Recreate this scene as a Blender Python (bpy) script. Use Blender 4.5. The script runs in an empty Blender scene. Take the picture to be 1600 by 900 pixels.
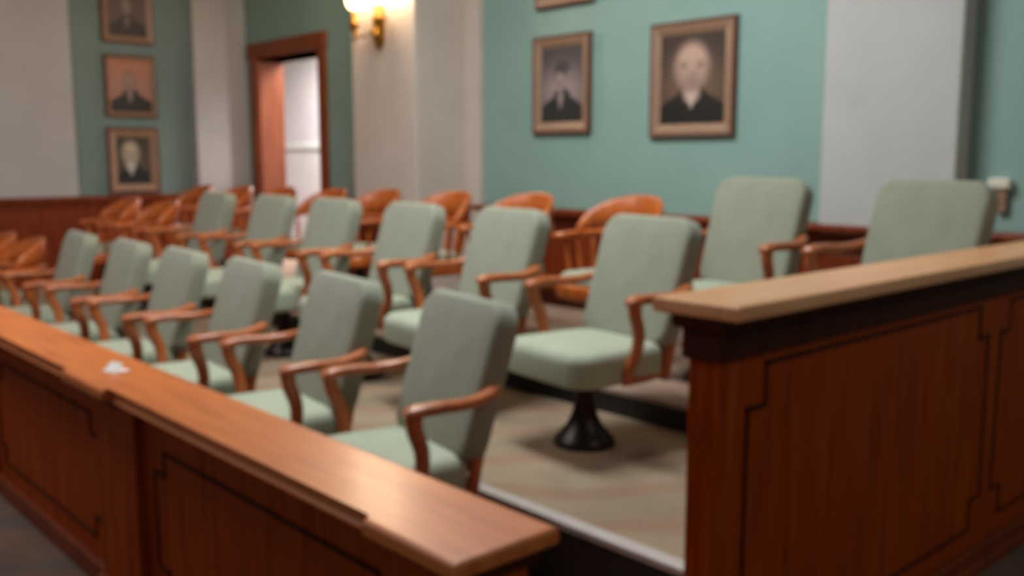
import bpy, bmesh, math, random
from mathutils import Vector, Matrix
random.seed(7)
PI = math.pi
S = bpy.context.scene
C = S.collection

# ------------------------------------------------------------------ materials
def srgb(r, g, b):
    f = lambda c: (c/255/12.92) if c/255 <= .04045 else ((c/255+.055)/1.055)**2.4
    return (f(r), f(g), f(b), 1)

def new_mat(name):
    m = bpy.data.materials.new(name); m.use_nodes = True
    nt = m.node_tree; b = nt.nodes['Principled BSDF']
    return m, nt, b

def ramp(nt, fac, stops):
    r = nt.nodes.new('ShaderNodeValToRGB')
    el = r.color_ramp.elements
    while len(el) < len(stops): el.new(.5)
    for e, (p, c) in zip(el, stops): e.position = p; e.color = c
    nt.links.new(fac, r.inputs[0]); return r.outputs[0]

def coords(nt, scale=(1,1,1), rot=(0,0,0), kind='Object'):
    t = nt.nodes.new('ShaderNodeTexCoord'); mp = nt.nodes.new('ShaderNodeMapping')
    mp.inputs['Scale'].default_value = scale; mp.inputs['Rotation'].default_value = rot
    nt.links.new(t.outputs[kind], mp.inputs[0]); return mp.outputs[0]

def noise(nt, vec, scale, detail=4, rough=.55):
    n = nt.nodes.new('ShaderNodeTexNoise'); n.inputs['Scale'].default_value = scale
    n.inputs['Detail'].default_value = detail; n.inputs['Roughness'].default_value = rough
    nt.links.new(vec, n.inputs['Vector']); return n.outputs['Fac']

def bump(nt, b, h, strength, dist=.002):
    n = nt.nodes.new('ShaderNodeBump'); n.inputs['Strength'].default_value = strength
    n.inputs['Distance'].default_value = dist
    nt.links.new(h, n.inputs['Height']); nt.links.new(n.outputs[0], b.inputs['Normal'])

def wood(name, dark, mid, light, rough=.35, scale=(14,14,1.2), coat=.25, spec=.5):
    m, nt, b = new_mat(name)
    v = coords(nt, scale)
    n = noise(nt, v, 2.2, 6, .6)
    nt.links.new(ramp(nt, n, [(.28, dark), (.5, mid), (.75, light)]), b.inputs['Base Color'])
    b.inputs['Roughness'].default_value = rough
    b.inputs['Coat Weight'].default_value = coat; b.inputs['Coat Roughness'].default_value = .2
    b.inputs['Specular IOR Level'].default_value = spec
    bump(nt, b, n, .06)
    return m

M = {}
M['cap'] = wood('polished_cap_wood', srgb(166,80,28), srgb(196,104,40), srgb(208,118,50), .38, (9,1.0,9), .12)
M['ledge'] = wood('pale_ledge_wood', srgb(206,138,86), srgb(228,162,108), srgb(236,176,126), .36, (1.0,9,9))
M['panel'] = wood('dark_panel_wood', srgb(116,41,3), srgb(150,57,5), srgb(170,72,8), .55, (12,12,.9), .0, .1)
M['groove'] = wood('groove_wood', srgb(50,18,5), srgb(64,25,8), srgb(74,30,10), .6, (12,12,.9), .0, .12)
M['wainscot'] = wood('wainscot_wood', srgb(92,32,8), srgb(120,46,11), srgb(140,58,16), .45, (10,10,.9), .08, .3)
M['chairwood'] = wood('chair_wood', srgb(136,66,28), srgb(168,88,40), srgb(188,106,54), .35, (10,10,3))
M['orangewood'] = wood('orange_chair_wood', srgb(146,66,18), srgb(180,88,28), srgb(202,106,40), .38, (10,10,3))
M['door'] = wood('door_wood', srgb(112,52,22), srgb(136,66,30), srgb(152,80,40), .38, (12,12,.9))
M['casing'] = wood('door_casing_wood', srgb(104,44,16), srgb(132,60,24), srgb(150,74,32), .4, (12,12,.9), .1, .3)
M['frame'] = wood('picture_frame_wood', srgb(84,50,38), srgb(106,66,50), srgb(122,80,60), .4, (20,20,20), .1)
M['liner'] = wood('picture_liner', srgb(138,104,82), srgb(154,120,96), srgb(166,132,108), .42, (20,20,20), .1)

def fabric(name, c1, c2):
    m, nt, b = new_mat(name)
    v = coords(nt); n = noise(nt, v, 320, 2); n2 = noise(nt, v, 7, 3)
    mix = nt.nodes.new('ShaderNodeMath'); mix.operation = 'ADD'
    ml = nt.nodes.new('ShaderNodeMath'); ml.operation = 'MULTIPLY'; ml.inputs[1].default_value = .6
    nt.links.new(n2, ml.inputs[0]); nt.links.new(ml.outputs[0], mix.inputs[0])
    ml2 = nt.nodes.new('ShaderNodeMath'); ml2.operation = 'MULTIPLY'; ml2.inputs[1].default_value = .4
    nt.links.new(n, ml2.inputs[0]); nt.links.new(ml2.outputs[0], mix.inputs[1])
    nt.links.new(ramp(nt, mix.outputs[0], [(.3, c1), (.7, c2)]), b.inputs['Base Color'])
    b.inputs['Roughness'].default_value = .85; b.inputs['Sheen Weight'].default_value = .25
    bump(nt, b, n, .15, .001)
    return m
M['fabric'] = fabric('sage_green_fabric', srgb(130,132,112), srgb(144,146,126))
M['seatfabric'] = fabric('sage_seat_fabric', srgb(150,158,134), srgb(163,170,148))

def plaster(name, c1, c2, rough=.8):
    m, nt, b = new_mat(name)
    v = coords(nt); n = noise(nt, v, 2.5, 5); n2 = noise(nt, v, 60, 3)
    nt.links.new(ramp(nt, n, [(.3, c1), (.7, c2)]), b.inputs['Base Color'])
    b.inputs['Roughness'].default_value = rough
    bump(nt, b, n2, .08)
    return m
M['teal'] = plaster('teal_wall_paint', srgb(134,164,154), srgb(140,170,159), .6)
M['tealdim'] = plaster('shaded_teal_wall_paint', srgb(112,132,128), srgb(117,138,133), .65)  # same teal paint, darkened so the far wall's dimness sits in the colour
M['grey'] = plaster('grey_wall_paint', srgb(184,182,177), srgb(192,190,185), .7)
M['greylit'] = plaster('sconce_lit_grey_paint', srgb(202,187,175), srgb(209,195,183), .7)  # grey paint tinted warm and lighter to carry the sconce glow
M['greydim'] = plaster('shaded_grey_paint', srgb(178,176,176), srgb(186,184,184), .75)  # grey paint with the far end's weaker light toned into it
M['white'] = plaster('white_paint', srgb(222,218,212), srgb(230,226,220), .6)
M['hall'] = plaster('hall_paint', srgb(214,204,204), srgb(222,212,212), .7)
M['ivory'] = plaster('ivory_plastic', srgb(226,216,196), srgb(234,224,206), .5)

def carpet(name, base, alt, line=None):
    m, nt, b = new_mat(name)
    v = coords(nt); n = noise(nt, v, 240, 3); n2 = noise(nt, v, 5, 4)
    col = ramp(nt, n2, [(.3, base), (.7, alt)])
    if line:
        w = nt.nodes.new('ShaderNodeTexWave'); w.inputs['Scale'].default_value = 1.15
        w.inputs['Distortion'].default_value = 3.5; w.inputs['Detail'].default_value = 1.5; w.inputs['Detail Scale'].default_value = 1.2
        w.wave_type = 'BANDS'; w.bands_direction = 'DIAGONAL'
        nt.links.new(v, w.inputs['Vector'])
        mx = nt.nodes.new('ShaderNodeMix'); mx.data_type = 'RGBA'
        f = ramp(nt, w.outputs['Fac'], [(.62, (0,0,0,1)), (.9, (.42,.42,.42,1))])
        nt.links.new(f, mx.inputs[0]); nt.links.new(col, mx.inputs[6]); mx.inputs[7].default_value = line
        col = mx.outputs[2]
    mx2 = nt.nodes.new('ShaderNodeMix'); mx2.data_type = 'RGBA'; mx2.blend_type = 'MULTIPLY'
    mx2.inputs[0].default_value = .5
    nt.links.new(col, mx2.inputs[6]); nt.links.new(ramp(nt, n, [(.3,(.6,.6,.6,1)), (.7,(1,1,1,1))]), mx2.inputs[7])
    nt.links.new(mx2.outputs[2], b.inputs['Base Color'])
    b.inputs['Roughness'].default_value = .95
    bump(nt, b, n, .3, .003)
    return m
M['carpet'] = carpet('dark_brown_carpet', srgb(102,78,64), srgb(118,92,76), srgb(78,76,76))
M['tier'] = carpet('tan_tier_carpet', srgb(150,131,107), srgb(164,144,119), srgb(156,108,86))
M['tier2'] = carpet('pinkish_tier_carpet', srgb(152,126,108), srgb(166,142,122), srgb(158,116,98))

def plain(name, col, rough=.5, metal=0, emit=None, es=0):
    m, nt, b = new_mat(name)
    v = coords(nt); n = noise(nt, v, 18, 3)
    d = tuple(c*.86 for c in col[:3]) + (1,)
    nt.links.new(ramp(nt, n, [(.3, d), (.7, col)]), b.inputs['Base Color'])
    b.inputs['Roughness'].default_value = rough; b.inputs['Metallic'].default_value = metal
    if emit: b.inputs['Emission Color'].default_value = emit; b.inputs['Emission Strength'].default_value = es
    return m
M['riser'] = plain('black_riser_vinyl', srgb(34,29,27), .6)
M['nosing'] = plain('pale_nosing_vinyl', srgb(196,186,180), .4)
M['nosing2'] = plain('beige_nosing_vinyl', srgb(176,156,140), .45)
M['iron'] = plain('dark_bronze_iron', srgb(44,34,32), .35, .6)
M['brass'] = plain('aged_brass', srgb(186,136,52), .3, .9)
M['shade'] = plain('lit_glass_shade', srgb(255,240,214), .4, 0, srgb(255,214,150), 8)
M['paper'] = plain('white_card', srgb(242,240,236), .6)
M['ceil'] = plaster('ceiling_paint', srgb(214,212,206), srgb(222,220,214))
m, nt, b = new_mat('portrait_paint')
a = nt.nodes.new('ShaderNodeAttribute'); a.attribute_name = 'paint'
nt.links.new(a.outputs['Color'], b.inputs['Base Color']); b.inputs['Roughness'].default_value = .5
M['paint'] = m

# ------------------------------------------------------------------ mesh helpers
def obj(name, bm, mat, parent=None, smooth=False, loc=None):
    bmesh.ops.recalc_face_normals(bm, faces=bm.faces)
    me = bpy.data.meshes.new(name); bm.to_mesh(me); bm.free()
    for m in (mat if isinstance(mat, (list, tuple)) else [mat]): me.materials.append(m)
    if smooth:
        for p in me.polygons: p.use_smooth = True
    o = bpy.data.objects.new(name, me); C.objects.link(o)
    if parent: o.parent = parent
    if loc: o.location = loc
    return o

def thing(name, label, cat, loc=(0,0,0), rotz=0, group=None):
    o = bpy.data.objects.new(name, None); C.objects.link(o)
    o.location = loc; o.rotation_euler = (0,0,rotz); o.empty_display_size = .1
    o['label'] = label; o['category'] = cat
    if group: o['group'] = group
    return o

def struct(name, bm, mat, parent=None, smooth=False):
    o = obj(name, bm, mat, parent, smooth)
    if parent is None: o['kind'] = 'structure'
    return o

def dup(root, loc, rotz, label):
    r = root.copy(); C.objects.link(r); r.location = loc; r.rotation_euler = (0,0,rotz); r['label'] = label
    for ch in list(root.children):
        c = ch.copy(); C.objects.link(c); c.parent = r
        for g in list(ch.children):
            d = g.copy(); C.objects.link(d); d.parent = c
    return r

def box(bm, x0, x1, y0, y1, z0, z1, bev=0, seg=2):
    b2 = bmesh.new()
    bmesh.ops.create_cube(b2, size=1)
    for v in b2.verts:
        v.co = ((x0+x1)/2 + v.co.x*(x1-x0), (y0+y1)/2 + v.co.y*(y1-y0), (z0+z1)/2 + v.co.z*(z1-z0))
    if bev: bmesh.ops.bevel(b2, geom=b2.edges[:], offset=bev, segments=seg, profile=.5, affect='EDGES')
    merge(bm, b2)

def merge(bm, b2):
    mp = {v: bm.verts.new(v.co) for v in b2.verts}
    for f in b2.faces:
        try: bm.faces.new([mp[v] for v in f.verts])
        except ValueError: pass
    b2.free()

def prism(bm, poly, z0, z1, bev=0, seg=3, frame=None, top_only=False):
    """extrude polygon (u,v) along w; frame maps (u,v,w) -> point"""
    frame = frame or (lambda u, v, w: (u, v, w))
    b2 = bmesh.new()
    bot = [b2.verts.new((u, v, z0)) for u, v in poly]; top = [b2.verts.new((u, v, z1)) for u, v in poly]
    n = len(poly)
    ft = b2.faces.new(top); b2.faces.new(bot[::-1])
    for i in range(n): b2.faces.new((bot[i], bot[(i+1) % n], top[(i+1) % n], top[i]))
    if bev:
        ed = [e for e in b2.edges if all(v.co.z > z1-1e-6 for v in e.verts)]
        if not top_only: ed += [e for e in b2.edges if all(v.co.z < z0+1e-6 for v in e.verts)]
        bmesh.ops.bevel(b2, geom=ed, offset=bev, segments=seg, profile=.5, affect='EDGES')
    for v in b2.verts: v.co = frame(*v.co)
    merge(bm, b2)

def lathe(bm, prof, n=28, origin=(0,0,0), axis='Z'):
    rings = []
    for r, z in prof:
        rings.append([bm.verts.new((origin[0]+r*math.cos(2*PI*i/n), origin[1]+r*math.sin(2*PI*i/n), origin[2]+z)) for i in range(n)])
    for a, b in zip(rings, rings[1:]):
        for i in range(n): bm.faces.new((a[i], a[(i+1) % n], b[(i+1) % n], b[i]))
    bm.faces.new(rings[0][::-1]); bm.faces.new(rings[-1])

def spline(pts, n=8):
    pts = [Vector(p) for p in pts]; out = []
    P = [pts[0]*2-pts[1]] + pts + [pts[-1]*2-pts[-2]]
    for i in range(1, len(P)-2):
        for k in range(n):
            t = k/n; a, b, c, d = P[i-1], P[i], P[i+1], P[i+2]
            out.append(.5*((2*b)+(c-a)*t+(2*a-5*b+4*c-d)*t*t+(3*b-a-3*c+d)*t**3))
    out.append(pts[-1]); return out

def sweep(bm, pts, half, up=(0,0,1), n=14, power=2.6):
    """superelliptic tube; half: function t -> (half width sideways, half height up)"""
    up = Vector(up); rings = []; L = len(pts)
    for i, p in enumerate(pts):
        t = (pts[min(i+1, L-1)] - pts[max(i-1, 0)]).normalized()
        s = t.cross(up)
        if s.length < 1e-4: s = Vector((0,1,0))
        s.normalize(); u = s.cross(t).normalized()
        w, h = half(i/(L-1)); ring = []
        for k in range(n):
            a = 2*PI*k/n; ca, sa = math.cos(a), math.sin(a)
            ring.append(bm.verts.new(p + s*(w*math.copysign(abs(ca)**(2/power), ca)) + u*(h*math.copysign(abs(sa)**(2/power), sa))))
        rings.append(ring)
    for a, b in zip(rings, rings[1:]):
        for k in range(n): bm.faces.new((a[k], a[(k+1) % n], b[(k+1) % n], b[k]))
    bm.faces.new(rings[0][::-1]); bm.faces.new(rings[-1])

def rrect(w, d, r, n=6):
    """rounded rectangle centred, w along v (y), d along u (x)"""
    out = []
    for cx, cy, a0 in ((d/2-r, w/2-r, 0), (-d/2+r, w/2-r, PI/2), (-d/2+r, -w/2+r, PI), (d/2-r, -w/2+r, 1.5*PI)):
        for k in range(n+1):
            a = a0 + PI/2*k/n; out.append((cx+r*math.cos(a), cy+r*math.sin(a)))
    return out

def cushion(bm, w, d, t, rc, re, crown, frame):
    """padded slab, thickness t along local w axis (0..t); crown bulges the top"""
    loops = []
    ns = 5
    for k in range(ns+1):
        a = PI/2*k/ns; loops.append((re*(1-math.sin(a))*.6, re*(1-math.cos(a))*.6))
    for k in range(ns+1):
        a = PI/2*k/ns; loops.append((re*(1-math.cos(a)), t-re+re*math.sin(a)))
    for f in (.25, .5, .75, .93): loops.append((re+(min(w, d)/2-re)*f, t))
    rings = []
    for inset, z in loops:
        ww, dd = w-2*inset, d-2*inset; r = max(min(rc, ww/2-.001, dd/2-.001)-inset*.5, .004)
        r = min(r, ww/2-.0005, dd/2-.0005)
        ring = []
        for u, v in rrect(ww, dd, r):
            c = crown*max(0, 1-(2*u/d)**2)*max(0, 1-(2*v/w)**2) if z > t*.6 else 0
            ring.append(bm.verts.new(frame(u, v, z+c)))
        rings.append(ring)
    n = len(rings[0])
    for a, b in zip(rings, rings[1:]):
        for k in range(n): bm.faces.new((a[k], a[(k+1) % n], b[(k+1) % n], b[k]))
    bm.faces.new(rings[0][::-1]); bm.faces.new(rings[-1])

# ------------------------------------------------------------------ key dimensions
W, Y = 5.20, 10.20            # right wall plane, far wall plane
CEIL = 4.0
Z1, Z2 = .25, .38             # tier heights
X1, X2 = 2.28, 3.47           # tier front edges
RY = 1.325                    # partition face

# ------------------------------------------------------------------ setting
bm = bmesh.new(); box(bm, -5, W+.4, -5, Y+.3, -.1, 0); struct('floor', bm, M['carpet'])
bm = bmesh.new(); box(bm, X1, X2+.02, RY+.095, Y-.01, .001, Z1); t1 = struct('floor_lower_tier', bm, M['tier'])
bm = bmesh.new(); box(bm, X1-.012, X1-.0005, RY+.095, Y-.02, .002, Z1-.024); obj('riser', bm, M['riser'], t1)
bm = bmesh.new(); box(bm, X1-.025, X1+.035, RY+.095, Y-.02, Z1-.024, Z1+.006, .006); obj('nosing', bm, M['nosing'], t1)
bm = bmesh.new(); box(bm, X2, W-.03, RY+.095, Y-.01, .001, Z2); t2 = struct('floor_upper_tier', bm, M['tier2'])
bm = bmesh.new(); box(bm, X2-.012, X2-.0005, RY+.095, Y-.02, Z1+.001, Z2-.022); obj('riser', bm, M['riser'], t2)
bm = bmesh.new(); box(bm, X2-.025, X2+.04, RY+.095, Y-.02, Z2-.022, Z2+.005, .006); obj('nosing', bm, M['nosing2'], t2)
bm = bmesh.new(); box(bm, -5, W+.4, -5, Y+.3, CEIL, CEIL+.1); struct('ceiling', bm, M['ceil'])

DY0, DY1, DZ = 8.58, 9.88, 2.58       # doorway
bm = bmesh.new()
box(bm, W, W+.3, -5, DY0, 0, CEIL); box(bm, W, W+.3, DY1, Y+.3, 0, CEIL); box(bm, W, W+.3, DY0, DY1, DZ, CEIL)
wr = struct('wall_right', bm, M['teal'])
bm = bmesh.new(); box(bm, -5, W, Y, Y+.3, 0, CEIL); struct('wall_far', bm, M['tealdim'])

# pilasters and plaster breaks
def tri(n, mat, *boxes, bev=.012):
    bm = bmesh.new()
    for b in boxes: box(bm, *b, bev, 2)
    return struct('trim_%d' % n, bm, mat)
tri(1, M['greylit'], (4.65, W+.01, 6.236, 7.145, Z2, CEIL))                 # deep pilaster with the sconce
tri(2, M['greylit'], (5.15, W+.01, 6.04, 6.236, Z2, CEIL), bev=.006)
tri(3, M['grey'], (5.05, W+.01, 2.12, 2.89, 1.08, CEIL))               # right pilaster
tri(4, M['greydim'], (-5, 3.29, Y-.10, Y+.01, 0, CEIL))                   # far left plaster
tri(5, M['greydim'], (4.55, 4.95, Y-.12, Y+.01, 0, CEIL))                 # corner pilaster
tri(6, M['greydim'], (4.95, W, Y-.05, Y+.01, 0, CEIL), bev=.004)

# wainscots with cap moulding and framed panels
def wainscot_right(n, y0, y1, x=W, zb=Z2):
    bm = bmesh.new(); box(bm, x-.04, x+.005, y0, y1, zb, 1.09); o = struct('trim_%d' % n, bm, M['wainscot'])
    bm = bmesh.new(); box(bm, x-(.16 if x > 5 else .08), x+.005, y0, y1, 1.085, 1.13, .012); box(bm, x-.06, x, y0, y1, 1.045, 1.087, .008); obj('cap_moulding', bm, M['wainscot'], o)
    bm = bmesh.new(); box(bm, x-.055, x-.035, y0, y1, zb, zb+.12, .006); obj('base_moulding', bm, M['groove'], o)
    k = max(1, round((y1-y0)/.8)); w = (y1-y0)/k
    bm = bmesh.new()
    for i in range(k): box(bm, x-.052, x-.035, y0+i*w+.09, y0+(i+1)*w-.09, zb+.19, 0.95, .008)
    obj('raised_panel', bm, M['wainscot'], o)
    return o
wainscot_right(7, RY+.10, 6.03)
wainscot_right(8, 7.15, DY0-.145)
wainscot_right(9, 6.22, 7.16, 4.65)
def wainscot_far(n, x0, x1, y=Y-.16):
    bm = bmesh.new(); box(bm, x0, x1, y-.04, Y, 0, 1.09); o = struct('trim_%d' % n, bm, M['wainscot'])
    bm = bmesh.new(); box(bm, x0, x1, y-.09, Y, 1.085, 1.13, .012); box(bm, x0, x1, y-.065, Y, 1.045, 1.087, .008); obj('cap_moulding', bm, M['wainscot'], o)
    k = max(1, round((x1-x0)/.9)); w = (x1-x0)/k
    bm = bmesh.new()
    for i in range(k): box(bm, x0+i*w+.1, x0+(i+1)*w-.1, y-.052, y-.035, .2, 0.95, .008)
    obj('raised_panel', bm, M['wainscot'], o)
wainscot_far(10, -5, W-.002)

# doorway: casing, deep jamb, bright hall beyond
bm = bmesh.new()
box(bm, W-.035, W+.02, DY0-.14, DY0, Z2, DZ+.17, .01); box(bm, W-.035, W+.02, DY1, DY1+.14, Z2, DZ+.17, .01)
d1 = struct('door_1', bm, M['casing'])
bm = bmesh.new(); box(bm, W-.05, W+.02, DY0-.16, DY1+.16, DZ+.02, DZ+.19, .012); obj('header', bm, M['casing'], d1)
bm = bmesh.new()
box(bm, W+.0, W+.32, DY0-.04, DY0, Z2, DZ+.02); box(bm, W+.0, W+.32, DY0, DY1, DZ, DZ+.04)
obj('jamb', bm, M['wainscot'], d1)
bm = bmesh.new(); box(bm, W+.0, W+.30, DY1-.02, DY1+.03, Z2, DZ, .004)
dl = obj('door_leaf', bm, M['door'], d1)
bm = bmesh.new()
HX = W+1.7
box(bm, HX, HX+.1, 7.6, 13, 0, 3); box(bm, W+.3, HX, 12.9, 13, 0, 3); box(bm, W+.3, HX, 7.5, 7.6, 0, 3)
struct('wall_hall', bm, M['hall'])
bm = bmesh.new(); box(bm, W-.03, HX+.1, 7.5, 13, 0.0, Z2); struct('floor_hall', bm, M['tier2'])
bm = bmesh.new(); box(bm, W+.3, HX+.1, 7.5, 13, 3, 3.1); struct('ceiling_hall', bm, M['ceil'])
bm = bmesh.new(); box(bm, HX-.03, HX, 7.6, 12.9, 1.64, 1.72, .01); struct('trim_11', bm, M['white'])

# ------------------------------------------------------------------ rails
def notched(u0, u1, v0, v1, a, b):
    return [(u0+a, v0), (u1-a, v0), (u1-a, v0+b), (u1, v0+b), (u1, v1-b), (u1-a, v1-b), (u1-a, v1), (u0+a, v1), (u0+a, v1-b), (u0, v1-b), (u0, v0+b), (u0+a, v0+b)]
def bead_loop(bm, poly, frame, r=.007):
    b2 = bmesh.new(); n = len(poly)
    for i in range(n):
        (u0, v0), (u1, v1) = poly[i], poly[(i+1) % n]
        prism(b2, [(min(u0,u1)-r, min(v0,v1)-r), (max(u0,u1)+r, min(v0,v1)-r), (max(u0,u1)+r, max(v0,v1)+r), (min(u0,u1)-r, max(v0,v1)+r)], -.001, .005, .002, 1, frame, True)
    merge(bm, b2)

# front rail: runs along y, outer face toward -x
FX = 1.105; FH = .81; FY0, FY1 = 1.26, 9.4
fr = thing('jury_box_rail', 'long low wooden rail with orange-brown top running in front of the front-row chairs', 'railing', (1.17, 5, 0))
def atf(o): o.matrix_parent_inverse = Matrix.Translation(Vector((-1.17, -5, 0)))
def fobj(name, bm, mat, parent=None, smooth=False):
    o = obj(name, bm, mat, parent or fr, smooth)
    if parent is None: atf(o)
    return o
blocks = [(1.26, 1.48), (2.93, 3.26), (4.70, 5.03), (6.47, 6.80), (8.24, 8.57)]
bm = bmesh.new(); box(bm, FX, FX+.085, FY0, FY1, 0, FH-.03); fobj('panel', bm, M['panel'])
for y0, y1 in blocks:
    bm = bmesh.new(); box(bm, FX-.035, FX+.02, y0, y1, 0, FH-.03, .006); fobj('pilaster', bm, M['panel'])
poly = [(1.232, 1.215), (1.232, FY1+.03), (1.011, FY1+.03)]
for y0, y1 in reversed(blocks):
    e0, e1 = y0-.02, y1+.02
    if y0 < 1.4: poly += [(1.011, e1), (.974, e1), (.974, 1.215)]
    else: poly += [(1.011, e1), (.974, e1), (.974, e0), (1.011, e0)]
bm = bmesh.new(); prism(bm, poly, FH-.038, FH, .012, 3)
cap = fobj('cap', bm, M['cap'])
bm = bmesh.new(); box(bm, FX-.055, FX+.11, FY0-.02, FY1, FH-.075, FH-.037, .012)
for y0, y1 in blocks: box(bm, FX-.085, FX-.02, y0-.01, y1+.01, FH-.075, FH-.037, .012)
fobj('cap_moulding', bm, M['groove'])
bm = bmesh.new(); box(bm, FX-.028, FX+.01, FY0, FY1, 0, .085, .008)
for y0, y1 in blocks: box(bm, FX-.06, FX, y0-.01, y1+.01, 0, .085, .008)
fobj('baseboard', bm, M['wainscot'])
ff = lambda u, v, w: (FX-w, u, v)
for (a, b2_) in zip(blocks, blocks[1:]):
    bm = bmesh.new(); bead_loop(bm, notched(a[1]+.08, b2_[0]-.08, .16, .615, .075, .075), ff); fobj('panel_moulding', bm, M['groove'])
bm = bmesh.new(); bead_loop(bm, notched(1.30, 1.44, .16, .615, .03, .03), lambda u, v, w: (FX-.035-w, u, v)); fobj('panel_moulding', bm, M['groove'])

# right partition: runs along x, face toward -y
PH = 1.163; PX0 = 1.885; PX1 = W-.0
rr = thing('jury_box_partition', 'tall dark wood-panelled partition with a pale tan ledge at the right', 'partition', (3.5, RY+.06, 0))
def robj(name, bm, mat, smooth=False):
    o = obj(name, bm, mat, rr, smooth); o.matrix_parent_inverse = Matrix.Translation(Vector((-3.5, -RY-.06, 0))); return o
bm = bmesh.new(); box(bm, PX0, PX1, RY, RY+.09, 0, PH-.035, .004); robj('panel', bm, M['panel'])
poly = [(1.842, 1.243), (PX1-.002, 1.243), (PX1-.002, 1.497), (1.842, 1.497)]
bm = bmesh.new(); prism(bm, poly, PH-.04, PH, .010, 3); robj('ledge', bm, M['ledge'])
bm = bmesh.new(); box(bm, PX0-.03, PX1-.002, RY-.045, RY+.13, PH-.075, PH-.039, .014); box(bm, PX0-.012, PX1-.002, RY-.015, RY+.105, PH-.15, PH-.073, .006); robj('cap_moulding', bm, M['groove'])
bm = bmesh.new(); box(bm, PX0-.02, PX1-.002, RY-.028, RY+.02, 0, .10, .008); box(bm, PX0-.03, PX1-.002, RY-.042, RY, 0, .045, .008); robj('baseboard', bm, M['wainscot'])
rf = lambda u, v, w: (u, RY-w, v)
for u0, u1 in ((2.01, 3.52), (3.63, 5.14)):
    bm = bmesh.new(); bead_loop(bm, notched(u0, u1, .17, .985, .082, .11), rf); robj('panel_moulding', bm, M['groove'])

# ------------------------------------------------------------------ upholstered armchair (faces -x, origin on the floor)
def pedestal(parent, top=.33):
    bm = bmesh.new()
    lathe(bm, [(.135,0), (.14,.012), (.132,.03), (.108,.055), (.08,.09), (.058,.135), (.044,.19), (.038,.25), (.038,top-.02), (.06,top-.01), (.06,top)], 32)
    return obj('pedestal', bm, M['iron'], parent, True)

REC = math.radians(17)
def make_armchair(label, group):
    t = thing('jury_armchair', label, 'chair', group=group)
    pedestal(t, .30)
    bm = bmesh.new(); box(bm, -.15, .17, -.11, .11, .295, .325, .008); obj('swivel_plate', bm, M['iron'], t)
    # seat: deep padded box with rounded front
    bm = bmesh.new()
    cushion(bm, .575, .55, .145, .09, .045, .02, lambda u, v, w: (u-.015+.03*(v/.26)**2*(1 if u < 0 else 0), v*(1.0 if u < .1 else 1.0-.12*(u-.1)/.18), .32+w))
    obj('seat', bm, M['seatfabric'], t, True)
    # back: reclined slab with gently arched top
    def bf(u, v, w):          # u: along height (-.5h..+.5h), v: across, w: thickness toward the sitter
        hh = u+.276
        arch = .042*(1-(v/.278)**2)*max(0, (hh/.56))**3
        z = .425 + (hh+arch)*math.cos(REC) + w*math.sin(REC)
        x = .285 + (hh+arch)*math.sin(REC) - w*math.cos(REC) + .012 + .022*(v/.278)**2*(-.6)
        return (x, v*(1.0+.05*hh), z)
    bm = bmesh.new(); cushion(bm, .555, .56, .10, .075, .028, .018, bf)
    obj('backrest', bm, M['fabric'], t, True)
    bm = bmesh.new(); box(bm, .235, .285, -.2, .2, .385, .455, .01); obj('back_bracket', bm, M['chairwood'], t)
    for s in (-1, 1):
        y = .345*s
        pts = spline([(-.06,y*.985,.668), (-.03,y,.682), (.06,y*1.01,.686), (.17,y*.985,.682), (.25,y*.94,.688), (.325,y*.855,.705)], 6)
        bm = bmesh.new(); sweep(bm, pts, lambda q: (.037-.012*q if q > .08 else .029, .022-.003*q if q > .08 else .017))
        a = obj('arm', bm, M['chairwood'], t, True)
        pts = spline([(-.03,y,.672), (-.025,y*.995,.62), (.005,y*.965,.54), (.012,y*.91,.46), (-.01,y*.85,.38), (-.012,y*.83,.34)], 6)
        bm = bmesh.new(); sweep(bm, pts, lambda q: (.024-.004*q, .030-.008*q), up=(1,0,0))
        obj('arm_post', bm, M['chairwood'], t, True)
        pts = spline([(.285,y*.70,.50), (.275,y*.705,.45), (.262,y*.70,.38), (.25,y*.69,.30)], 6)
        bm = bmesh.new(); sweep(bm, pts, lambda q: (.019, .024), up=(1,0,0))
        obj('back_post', bm, M['chairwood'], t, True)
        bm = bmesh.new(); sweep(bm, spline([(-.03,y*.82,.335), (.1,y*.78,.332), (.245,y*.70,.335)], 4), lambda q: (.013, .018))
        obj('side_rail', bm, M['chairwood'], t, True)
    return t

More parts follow.
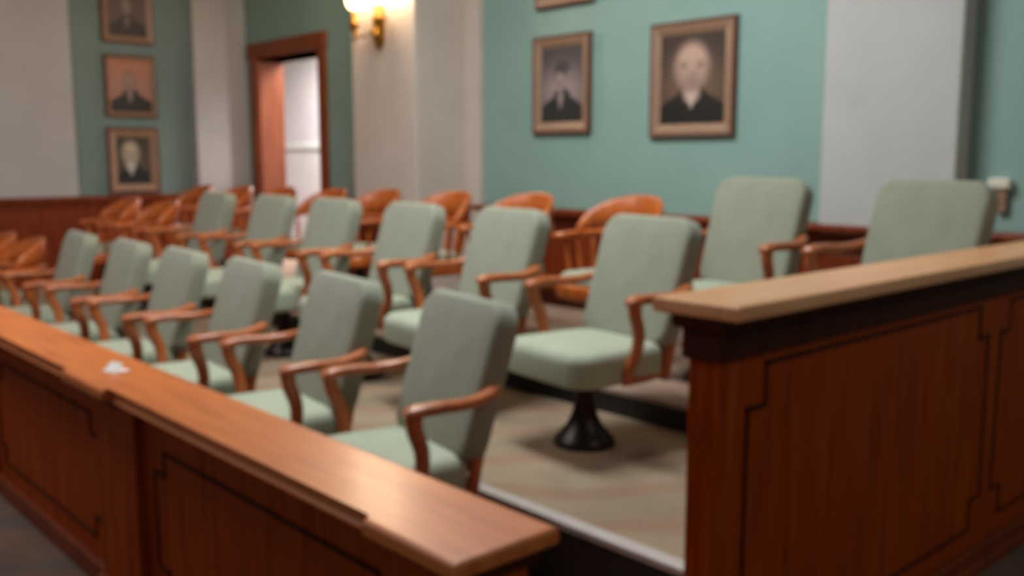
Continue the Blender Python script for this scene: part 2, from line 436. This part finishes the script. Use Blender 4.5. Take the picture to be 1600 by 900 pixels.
# ------------------------------------------------------------------ wooden barrel-back chair
def make_captain(label, group):
    t = thing('barrel_back_chair', label, 'chair', group=group)
    pedestal(t, .33)
    bm = bmesh.new(); cushion(bm, .50, .48, .05, .16, .02, 0, lambda u, v, w: (u, v, .33+w*1.6)); obj('seat_frame', bm, M['orangewood'], t, True)
    bm = bmesh.new(); cushion(bm, .46, .44, .06, .15, .03, .02, lambda u, v, w: (u, v, .40+w)); obj('seat', bm, M['seatfabric'], t, True)
    def arc(a, r=.285): return Vector((r*math.cos(a)*1.0+.0, r*1.03*math.sin(a), 0))
    # bow rail / arms
    pts = []
    for i in range(41):
        a = math.radians(-118 + 236*i/40); p = arc(a); p.z = .655+.012*math.cos(a)
        if abs(a) > math.radians(95): p.y *= 1.0
        pts.append(p)
    bm = bmesh.new(); sweep(bm, pts, lambda q: (.030+.012*abs(2*q-1)**6, .017)); obj('arm_bow', bm, M['orangewood'], t, True)
    # crest rail: tall curved board rising to the middle of the back
    bm = bmesh.new(); n = 28; rings = []
    for i in range(n+1):
        f = -1+2*i/n; a = math.radians(82)*f
        h = .022 + .163*max(0, 1-abs(f)**2.3)**.75
        ring = []
        for (dr, z) in ((-.014,0), (-.016,.5), (-.012,.92), (-.004,1.0), (.006,1.0), (.014,.92), (.018,.5), (.018,0)):
            p = arc(a, .285+dr+.05*h*z*4*.5); ring.append(bm.verts.new((p.x, p.y, .67+.012*math.cos(a)+h*z)))
        rings.append(ring)
    for r0, r1 in zip(rings, rings[1:]):
        for k in range(8): bm.faces.new((r0[k], r0[(k+1) % 8], r1[(k+1) % 8], r1[k]))
    bm.faces.new(rings[0][::-1]); bm.faces.new(rings[-1])
    obj('crest_rail', bm, M['orangewood'], t, True)
    for d in range(-105, 106, 21):
        a = math.radians(d); p0 = arc(a, .225); p1 = arc(a, .28)
        p0.z = .40; p1.z = .655
        bm = bmesh.new(); pm = (p0+p1)/2
        sweep(bm, [p0, p0.lerp(p1, .33), pm, p0.lerp(p1, .75), p1], lambda q: (.009+.004*math.sin(PI*q), .009+.004*math.sin(PI*q)), up=(0,1,0.01), n=10, power=2)
        obj('spindle', bm, M['orangewood'], t, True)
    return t

ORD = ['nearest', 'second', 'third', 'fourth', 'fifth', 'sixth', 'seventh', 'eighth']
proto_a = proto_c = None
def seat_row(kind, items, x, z, text, group):
    global proto_a, proto_c
    for i, (y, r, lab) in enumerate(items):
        loc = (x, y, z); rz = math.radians(r)
        if kind == 'a':
            if proto_a is None:
                proto_a = make_armchair(lab, group); proto_a.location = loc; proto_a.rotation_euler = (0,0,rz); o = proto_a
            else: o = dup(proto_a, loc, rz, lab)
        else:
            if proto_c is None:
                proto_c = make_captain(lab, group); proto_c.location = loc; proto_c.rotation_euler = (0,0,rz); o = proto_c
            else: o = dup(proto_c, loc, rz, lab)
        o['group'] = group
        if z == Z2: o.scale = (1, 1, 1.03 if kind == 'a' else 1.055-.008*i)

def L(i, row, rest): return ('%s green upholstered armchair of the %s row, %s' % (ORD[i], row, rest))
fr_rest = ['largest one, at the rail end', 'behind the front rail', 'in the middle of the front rail', 'seat just behind the white card', 'left of the white card on the rail', 'next to wooden chairs']
seat_row('a', [(y, r, L(i, 'front', fr_rest[i])) for i, (y, r) in enumerate([(2.78,-9), (3.62,-7), (4.48,-6), (5.29,-5), (6.09,-5), (7.02,-5)])],
         1.88, 0, '', 'green armchairs in the front row')
mid_rest = ['its swivel pedestal in plain view', 'in front of an orange crest rail', 'on the lower tier', 'left of the third one', 'below the doorway', 'smallest of its row']
seat_row('a', [(y, r, L(i, 'middle', mid_rest[i])) for i, (y, r) in enumerate([(2.81,-7), (3.75,-6), (4.60,-5), (5.46,-4), (6.28,-5), (7.20,-5)])],
         3.00, Z1, '', 'green armchairs in the middle row')
seat_row('a', [(1.97, -9, 'rightmost green upholstered armchair, half hidden behind the pale ledge'),
               (2.84, -4, 'green upholstered armchair of the back row, left of grey pilaster')], 3.97, Z2, '', 'green armchairs in the back row')
bk = ['first orange wooden barrel-back chair of the back row, beside the green armchairs', 'second wooden barrel-back chair of the back row, below the two stacked portraits',
      'third wooden barrel-back chair of the back row, left of the portraits', 'fourth wooden barrel-back chair of the back row, below the sconce pilaster',
      'fifth wooden barrel-back chair of the back row, right of the doorway', 'sixth wooden barrel-back chair of the back row, in front of the doorway',
      'seventh wooden barrel-back chair of the back row, left of the doorway', 'farthest wooden barrel-back chair of the back row, near the far corner']
seat_row('c', [(y, r, bk[i]) for i, (y, r) in enumerate([(3.57,-6), (4.43,-4), (5.23,-5), (6.05,-4), (6.78,-5), (7.60,-5), (8.40,-3), (9.22,-4)])], 3.97, Z2, '', 'wooden barrel-back chairs in the back row')
seat_row('c', [(7.92, -5, 'nearer wooden barrel-back chair at the far end of the middle row, below the lowest portrait'),
               (8.75, -4, 'farther wooden barrel-back chair at the far end of the middle row, left of its twin')], 3.05, Z1, '', 'wooden barrel-back chairs ending the middle row')
seat_row('c', [(7.76, -5, 'nearer wooden barrel-back chair at the far left end of the front row'),
               (8.50, -4, 'leftmost wooden barrel-back chair, cut by the left picture edge')], 1.93, 0, '', 'wooden barrel-back chairs ending the front row')

# ------------------------------------------------------------------ portraits
def sstep(a, b, x):
    t = max(0, min(1, (x-a)/(b-a))); return t*t*(3-2*t)
def mixc(a, b, t): return tuple(a[i]*(1-t)+b[i]*t for i in range(3))
def ell(u, v, cx, cy, rx, ry, soft=.25):
    d = math.hypot((u-cx)/rx, (v-cy)/ry); return 1-sstep(1-soft, 1+soft*.4, d)
def paint(kind, u, v):
    """u right, v up, both 0..1 -> srgb triple"""
    K = dict(
        bald=dict(bg=(62,46,36), bg2=(112,86,66), skin=(196,160,142), hair=(104,82,68), coat=(28,20,16), shirt=(196,176,164), head=(.49,.635,.31,.30), hairtop=0),
        hat=dict(bg=(70,62,64), bg2=(160,140,138), skin=(176,152,148), hair=(70,60,62), coat=(42,42,40), shirt=(150,130,128), head=(.47,.60,.14,.17), hairtop=1),
        dark=dict(bg=(92,72,66), bg2=(96,78,72), skin=(150,130,122), hair=(80,66,62), coat=(48,38,38), shirt=(120,104,100), head=(.5,.66,.14,.17), hairtop=1),
        faded=dict(bg=(176,116,92), bg2=(166,122,108), skin=(170,140,130), hair=(138,108,98), coat=(36,34,32), shirt=(140,120,116), head=(.48,.60,.14,.18), hairtop=1),
        beard=dict(bg=(62,54,42), bg2=(84,72,56), skin=(186,172,150), hair=(168,156,138), coat=(30,30,28), shirt=(192,186,180), head=(.42,.64,.28,.28), hairtop=0))[kind]
    hx, hy, rx, ry = K['head']
    c = mixc(K['bg'], K['bg2'], ell(u, v, .5, .40, .75, .45, .9))
    sh = .345 - .55*max(0, abs(u-.5)-.16)**1.25                      # shoulder line
    sh += .10*ell(u, .5, .5, .5, .20, 1, .5)
    c = mixc(c, K['coat'], 1-sstep(sh-.015, sh+.02, v))
    c = mixc(c, K['skin'], ell(u, v, hx, hy-ry*.95, rx*.5, ry*.45)*.8)   # neck
    vee = (v-.16)/.24
    if 0 < vee < 1: c = mixc(c, K['shirt'], (1-sstep(.085*vee, .13*vee, abs(u-hx)))*(1-sstep(.8, 1, vee)))
    c = mixc(c, K['hair'], ell(u, v, hx, hy+.03, rx*1.06, ry*1.02, .14)*(.9 if K['hairtop'] else .45))
    c = mixc(c, K['skin'], ell(u, v, hx, hy-(.035 if K['hairtop'] else 0), rx*.95, ry*(.82 if K['hairtop'] else .98), .35))
    shade = tuple(x*.62 for x in K['skin'])
    fm = ell(u, v, hx, hy, rx*.95, ry*.98, .3)
    c = mixc(c, shade, fm*(.55*sstep(hy+ry*.45, hy-ry*.8, v) if 0 else .5*(1-sstep(hy-ry*.8, hy+ry*.4, v))))
    c = mixc(c, shade, fm*.45*sstep(.45, 1, abs(u-hx)/rx))
    for s in (-1, 1):
        c = mixc(c, shade, .8*ell(u, v, hx+s*rx*.42, hy+.01, rx*.24, ry*.085, .5))    # eyes
        c = mixc(c, shade, .5*ell(u, v, hx+s*rx*.42, hy+.055, rx*.30, ry*.04, .5))    # brows
        c = mixc(c, shade, .35*ell(u, v, hx+s*rx*.95, hy-.02, rx*.14, ry*.2, .5))     # ears
    c = mixc(c, shade, .45*ell(u, v, hx+rx*.08, hy-ry*.28, rx*.16, ry*.10, .6))      # nose
    c = mixc(c, shade, .7*ell(u, v, hx, hy-ry*.52, rx*.34, ry*.05, .6))              # mouth
    if kind == 'hat':
        c = mixc(c, K['hair'], ell(u, v, hx+.05, hy+.13, .2, .10, .4)*.85)
    if kind == 'beard':
        c = mixc(c, K['shirt'], ell(u, v, hx, hy-ry*.85, rx*.62, ry*.42, .5)*.85)
    return c

def portrait(name, label, kind, w, h, loc, rotz, border=.062, group=None, gain=1.0):
    t = thing(name, label, 'picture', loc, rotz, group)
    def ring(x0, z0, x1, z1, b, d0, d1, d2):
        bm = bmesh.new()
        prof = [(0, 0), (0, -d0), (b*.35, -d1), (b, -d2), (b, 0)]
        rs = []
        for o_, y in prof:
            rs.append([bm.verts.new(p) for p in ((x0+o_, y, z0+o_), (x1-o_, y, z0+o_), (x1-o_, y, z1-o_), (x0+o_, y, z1-o_))])
        for a, b_ in zip(rs, rs[1:]+rs[:1]):
            for k in range(4): bm.faces.new((a[k], a[(k+1) % 4], b_[(k+1) % 4], b_[k]))
        return bm
    e = .024
    obj('frame', ring(-w/2, -h/2, w/2, h/2, e, .03, .042, .038), M['frame'], t)
    obj('liner', ring(-w/2+e, -h/2+e, w/2-e, h/2-e, border, .036, .034, .016), M['liner'], t)
    a, b_ = w/2-e-border+.004, h/2-e-border+.004
    nx, nz = 56, 72
    me = bpy.data.meshes.new('canvas')
    vs, fs, cols = [], [], []
    for j in range(nz+1):
        for i in range(nx+1):
            u, v = i/nx, j/nz; vs.append((-a+2*a*u, -.014, -b_+2*b_*v))
            c = srgb(*paint(kind, u, v)); cols += [c[0]*gain, c[1]*gain, c[2]*gain, 1]
    for j in range(nz):
        for i in range(nx):
            q = j*(nx+1)+i; fs.append((q, q+1, q+nx+2, q+nx+1))
    me.from_pydata(vs, [], fs); at = me.color_attributes.new('paint', 'FLOAT_COLOR', 'POINT'); at.data.foreach_set('color', cols)
    me.materials.append(M['paint'])
    o = bpy.data.objects.new('canvas', me); C.objects.link(o); o.parent = t
    return t
R = -PI/2
g1, g2 = 'framed portraits on the teal wall', 'framed portraits stacked on the far wall'
portrait('framed_portrait', 'large framed portrait of a bald man in a dark robe, rightmost on the teal wall', 'bald', .69, .755, (W-.001, 3.92, 2.025), R, .062, g1)
portrait('framed_portrait', 'small framed monochrome portrait of a person with dark hair, left of the bald man', 'hat', .60, .73, (W-.001, 5.125, 2.056), R, .062, g1)
portrait('framed_portrait', 'framed portrait cut by the top picture edge, above the monochrome portrait', 'dark', .60, .73, (W-.001, 5.10, 2.99), R, .062, g1)
portrait('framed_portrait', 'topmost of the three far-wall portraits, cut by the top picture edge', 'dark', .545, .64, (3.895, Y-.001, 3.012), 0, .05, g2)
portrait('framed_portrait', 'middle of the three far-wall portraits, faded copper-toned with a dark coat', 'faded', .535, .635, (3.896, Y-.001, 2.255), 0, .03, g2)
portrait('framed_portrait', 'lowest of the three far-wall portraits, white-haired man on dark ground', 'beard', .54, .68, (3.89, Y-.001, 1.488), 0, .07, g2)

# ------------------------------------------------------------------ brass sconce on the deep pilaster
SX, SY, SZ = 4.65, 6.69, 2.60
sc = thing('wall_sconce', 'brass two-arm wall sconce with glowing shades on the pilaster', 'wall lamp', (SX, SY, SZ))
bm = bmesh.new()
prism(bm, [(.055*math.cos(2*PI*k/24), .20*math.sin(2*PI*k/24)) for k in range(24)], 0, .025, .008, 2, lambda u, v, w: (-w, u, v))
obj('back_plate', bm, M['brass'], sc, True)
bm = bmesh.new(); lathe(bm, [(.004,-.20), (.018,-.185), (.010,-.16), (.03,-.13), (.038,-.08), (.022,-.03), (.03,0), (.034,.05), (.018,.09), (.022,.13), (.006,.17)], 20, (-.055,0,0)); obj('stem', bm, M['brass'], sc, True)
for s in (-1, 1):
    pts = spline([(-.055,.01*s,-.02), (-.10,.07*s,-.09), (-.13,.15*s,-.08), (-.14,.19*s,-.01)], 8)
    bm = bmesh.new(); sweep(bm, pts, lambda q: (.009,.009), power=2, n=10); a = obj('arm', bm, M['brass'], sc, True)
    bm = bmesh.new(); lathe(bm, [(.005,-.15), (.016,-.12), (.010,-.085), (.022,-.05), (.045,.0), (.048,.012), (.02,.02), (.02,.10)], 20, (-.14,.19*s,.01)); obj('cup', bm, M['brass'], sc, True)
    bm = bmesh.new(); lathe(bm, [(.04,.0), (.06,.03), (.07,.09), (.062,.15), (.055,.18)], 20, (-.14,.19*s,.135)); obj('lamp_shade', bm, M['shade'], sc, True)

# ------------------------------------------------------------------ small things
bm = bmesh.new()
prism(bm, [(-.035,-.045), (.035,-.045), (.035,.045), (-.035,.045)], 0, .004, .001, 1)
prism(bm, [(-.03,-.0), (-.026,.0), (.012,.03), (.008,.032)], -.04, .04, 0, 1, lambda u, v, w: (u, w, v+.003))
pc = obj('folded_card', bm, M['paper']); pc.location = (1.105, 3.14, FH+.0005); pc.scale = (.8,.8,.8); pc.rotation_euler = (0,0,.25)
pc['label'] = 'small white folded card lying on the front rail'; pc['category'] = 'card'

wt = thing('wall_fixture', 'small ivory fixture on the teal wall behind the rightmost armchair', 'wall fixture', (W-.001, 1.94, 1.318))
bm = bmesh.new(); box(bm, -.05, 0, -.05, .06, .03, .085, .01); obj('housing', bm, M['ivory'], wt)
bm = bmesh.new(); box(bm, -.035, 0, -.035, .015, -.09, .035, .008); obj('stem', bm, M['liner'], wt)

# ------------------------------------------------------------------ light
def area(name, loc, rot, size, sy, power, col):
    l = bpy.data.lights.new(name, 'AREA'); l.shape = 'RECTANGLE'; l.size = size; l.size_y = sy; l.energy = power; l.color = col
    o = bpy.data.objects.new(name, l); C.objects.link(o); o.location = loc; o.rotation_euler = rot; return o
area('ceiling_light_box', (2.8, 3.6, CEIL-.03), (0,0,0), .8, 1.7, 128, (.93,1,1.03))
area('fill_light_aisle', (.2, 5.6, CEIL-.03), (0,0,0), 1.6, 2.4, 95, (1,.98,.97))  # added fill, lifts the front floor, far pilasters and chair fronts
area('fill_light_front', (3.0, -1.6, CEIL-.03), (0,0,0), 1.6, 1.6, 24, (1,.96,.9))  # added fill with no fixture, brightens the partition face and chair sides
area('hall_light', (W+.9, 9.9, 2.95), (0,0,0), .8, 2.0, 180, (1,.96,.95))
for s in (-1, 1):
    l = bpy.data.lights.new('sconce_bulb', 'POINT'); l.energy = 36; l.color = (1,.76,.52); l.shadow_soft_size = .05
    o = bpy.data.objects.new('sconce_bulb', l); C.objects.link(o); o.location = (SX-.14, SY+.19*s, SZ+.37)
w = bpy.data.worlds.new('world'); S.world = w; w.use_nodes = True
w.node_tree.nodes['Background'].inputs[0].default_value = (.93,.97,1,1)
w.node_tree.nodes['Background'].inputs[1].default_value = .2

# ------------------------------------------------------------------ camera
cam = bpy.data.cameras.new('camera'); co = bpy.data.objects.new('camera', cam); C.objects.link(co)
tilt = math.atan(201/1487)
cam.sensor_width = 36; cam.lens = 36*1487/1600
co.location = (0, 0, 1.5)
co.rotation_euler = (PI/2-tilt, 0, math.radians(47.6)-PI/2)
cam.clip_start = .05; cam.clip_end = 100
cam.dof.use_dof = True
cam.dof.focus_distance = .25
cam.dof.aperture_fstop = .0335/(12*.25/1487)
S.camera = co
S.view_settings.view_transform = 'Standard'; S.view_settings.look = 'None'
S.view_settings.exposure = 0
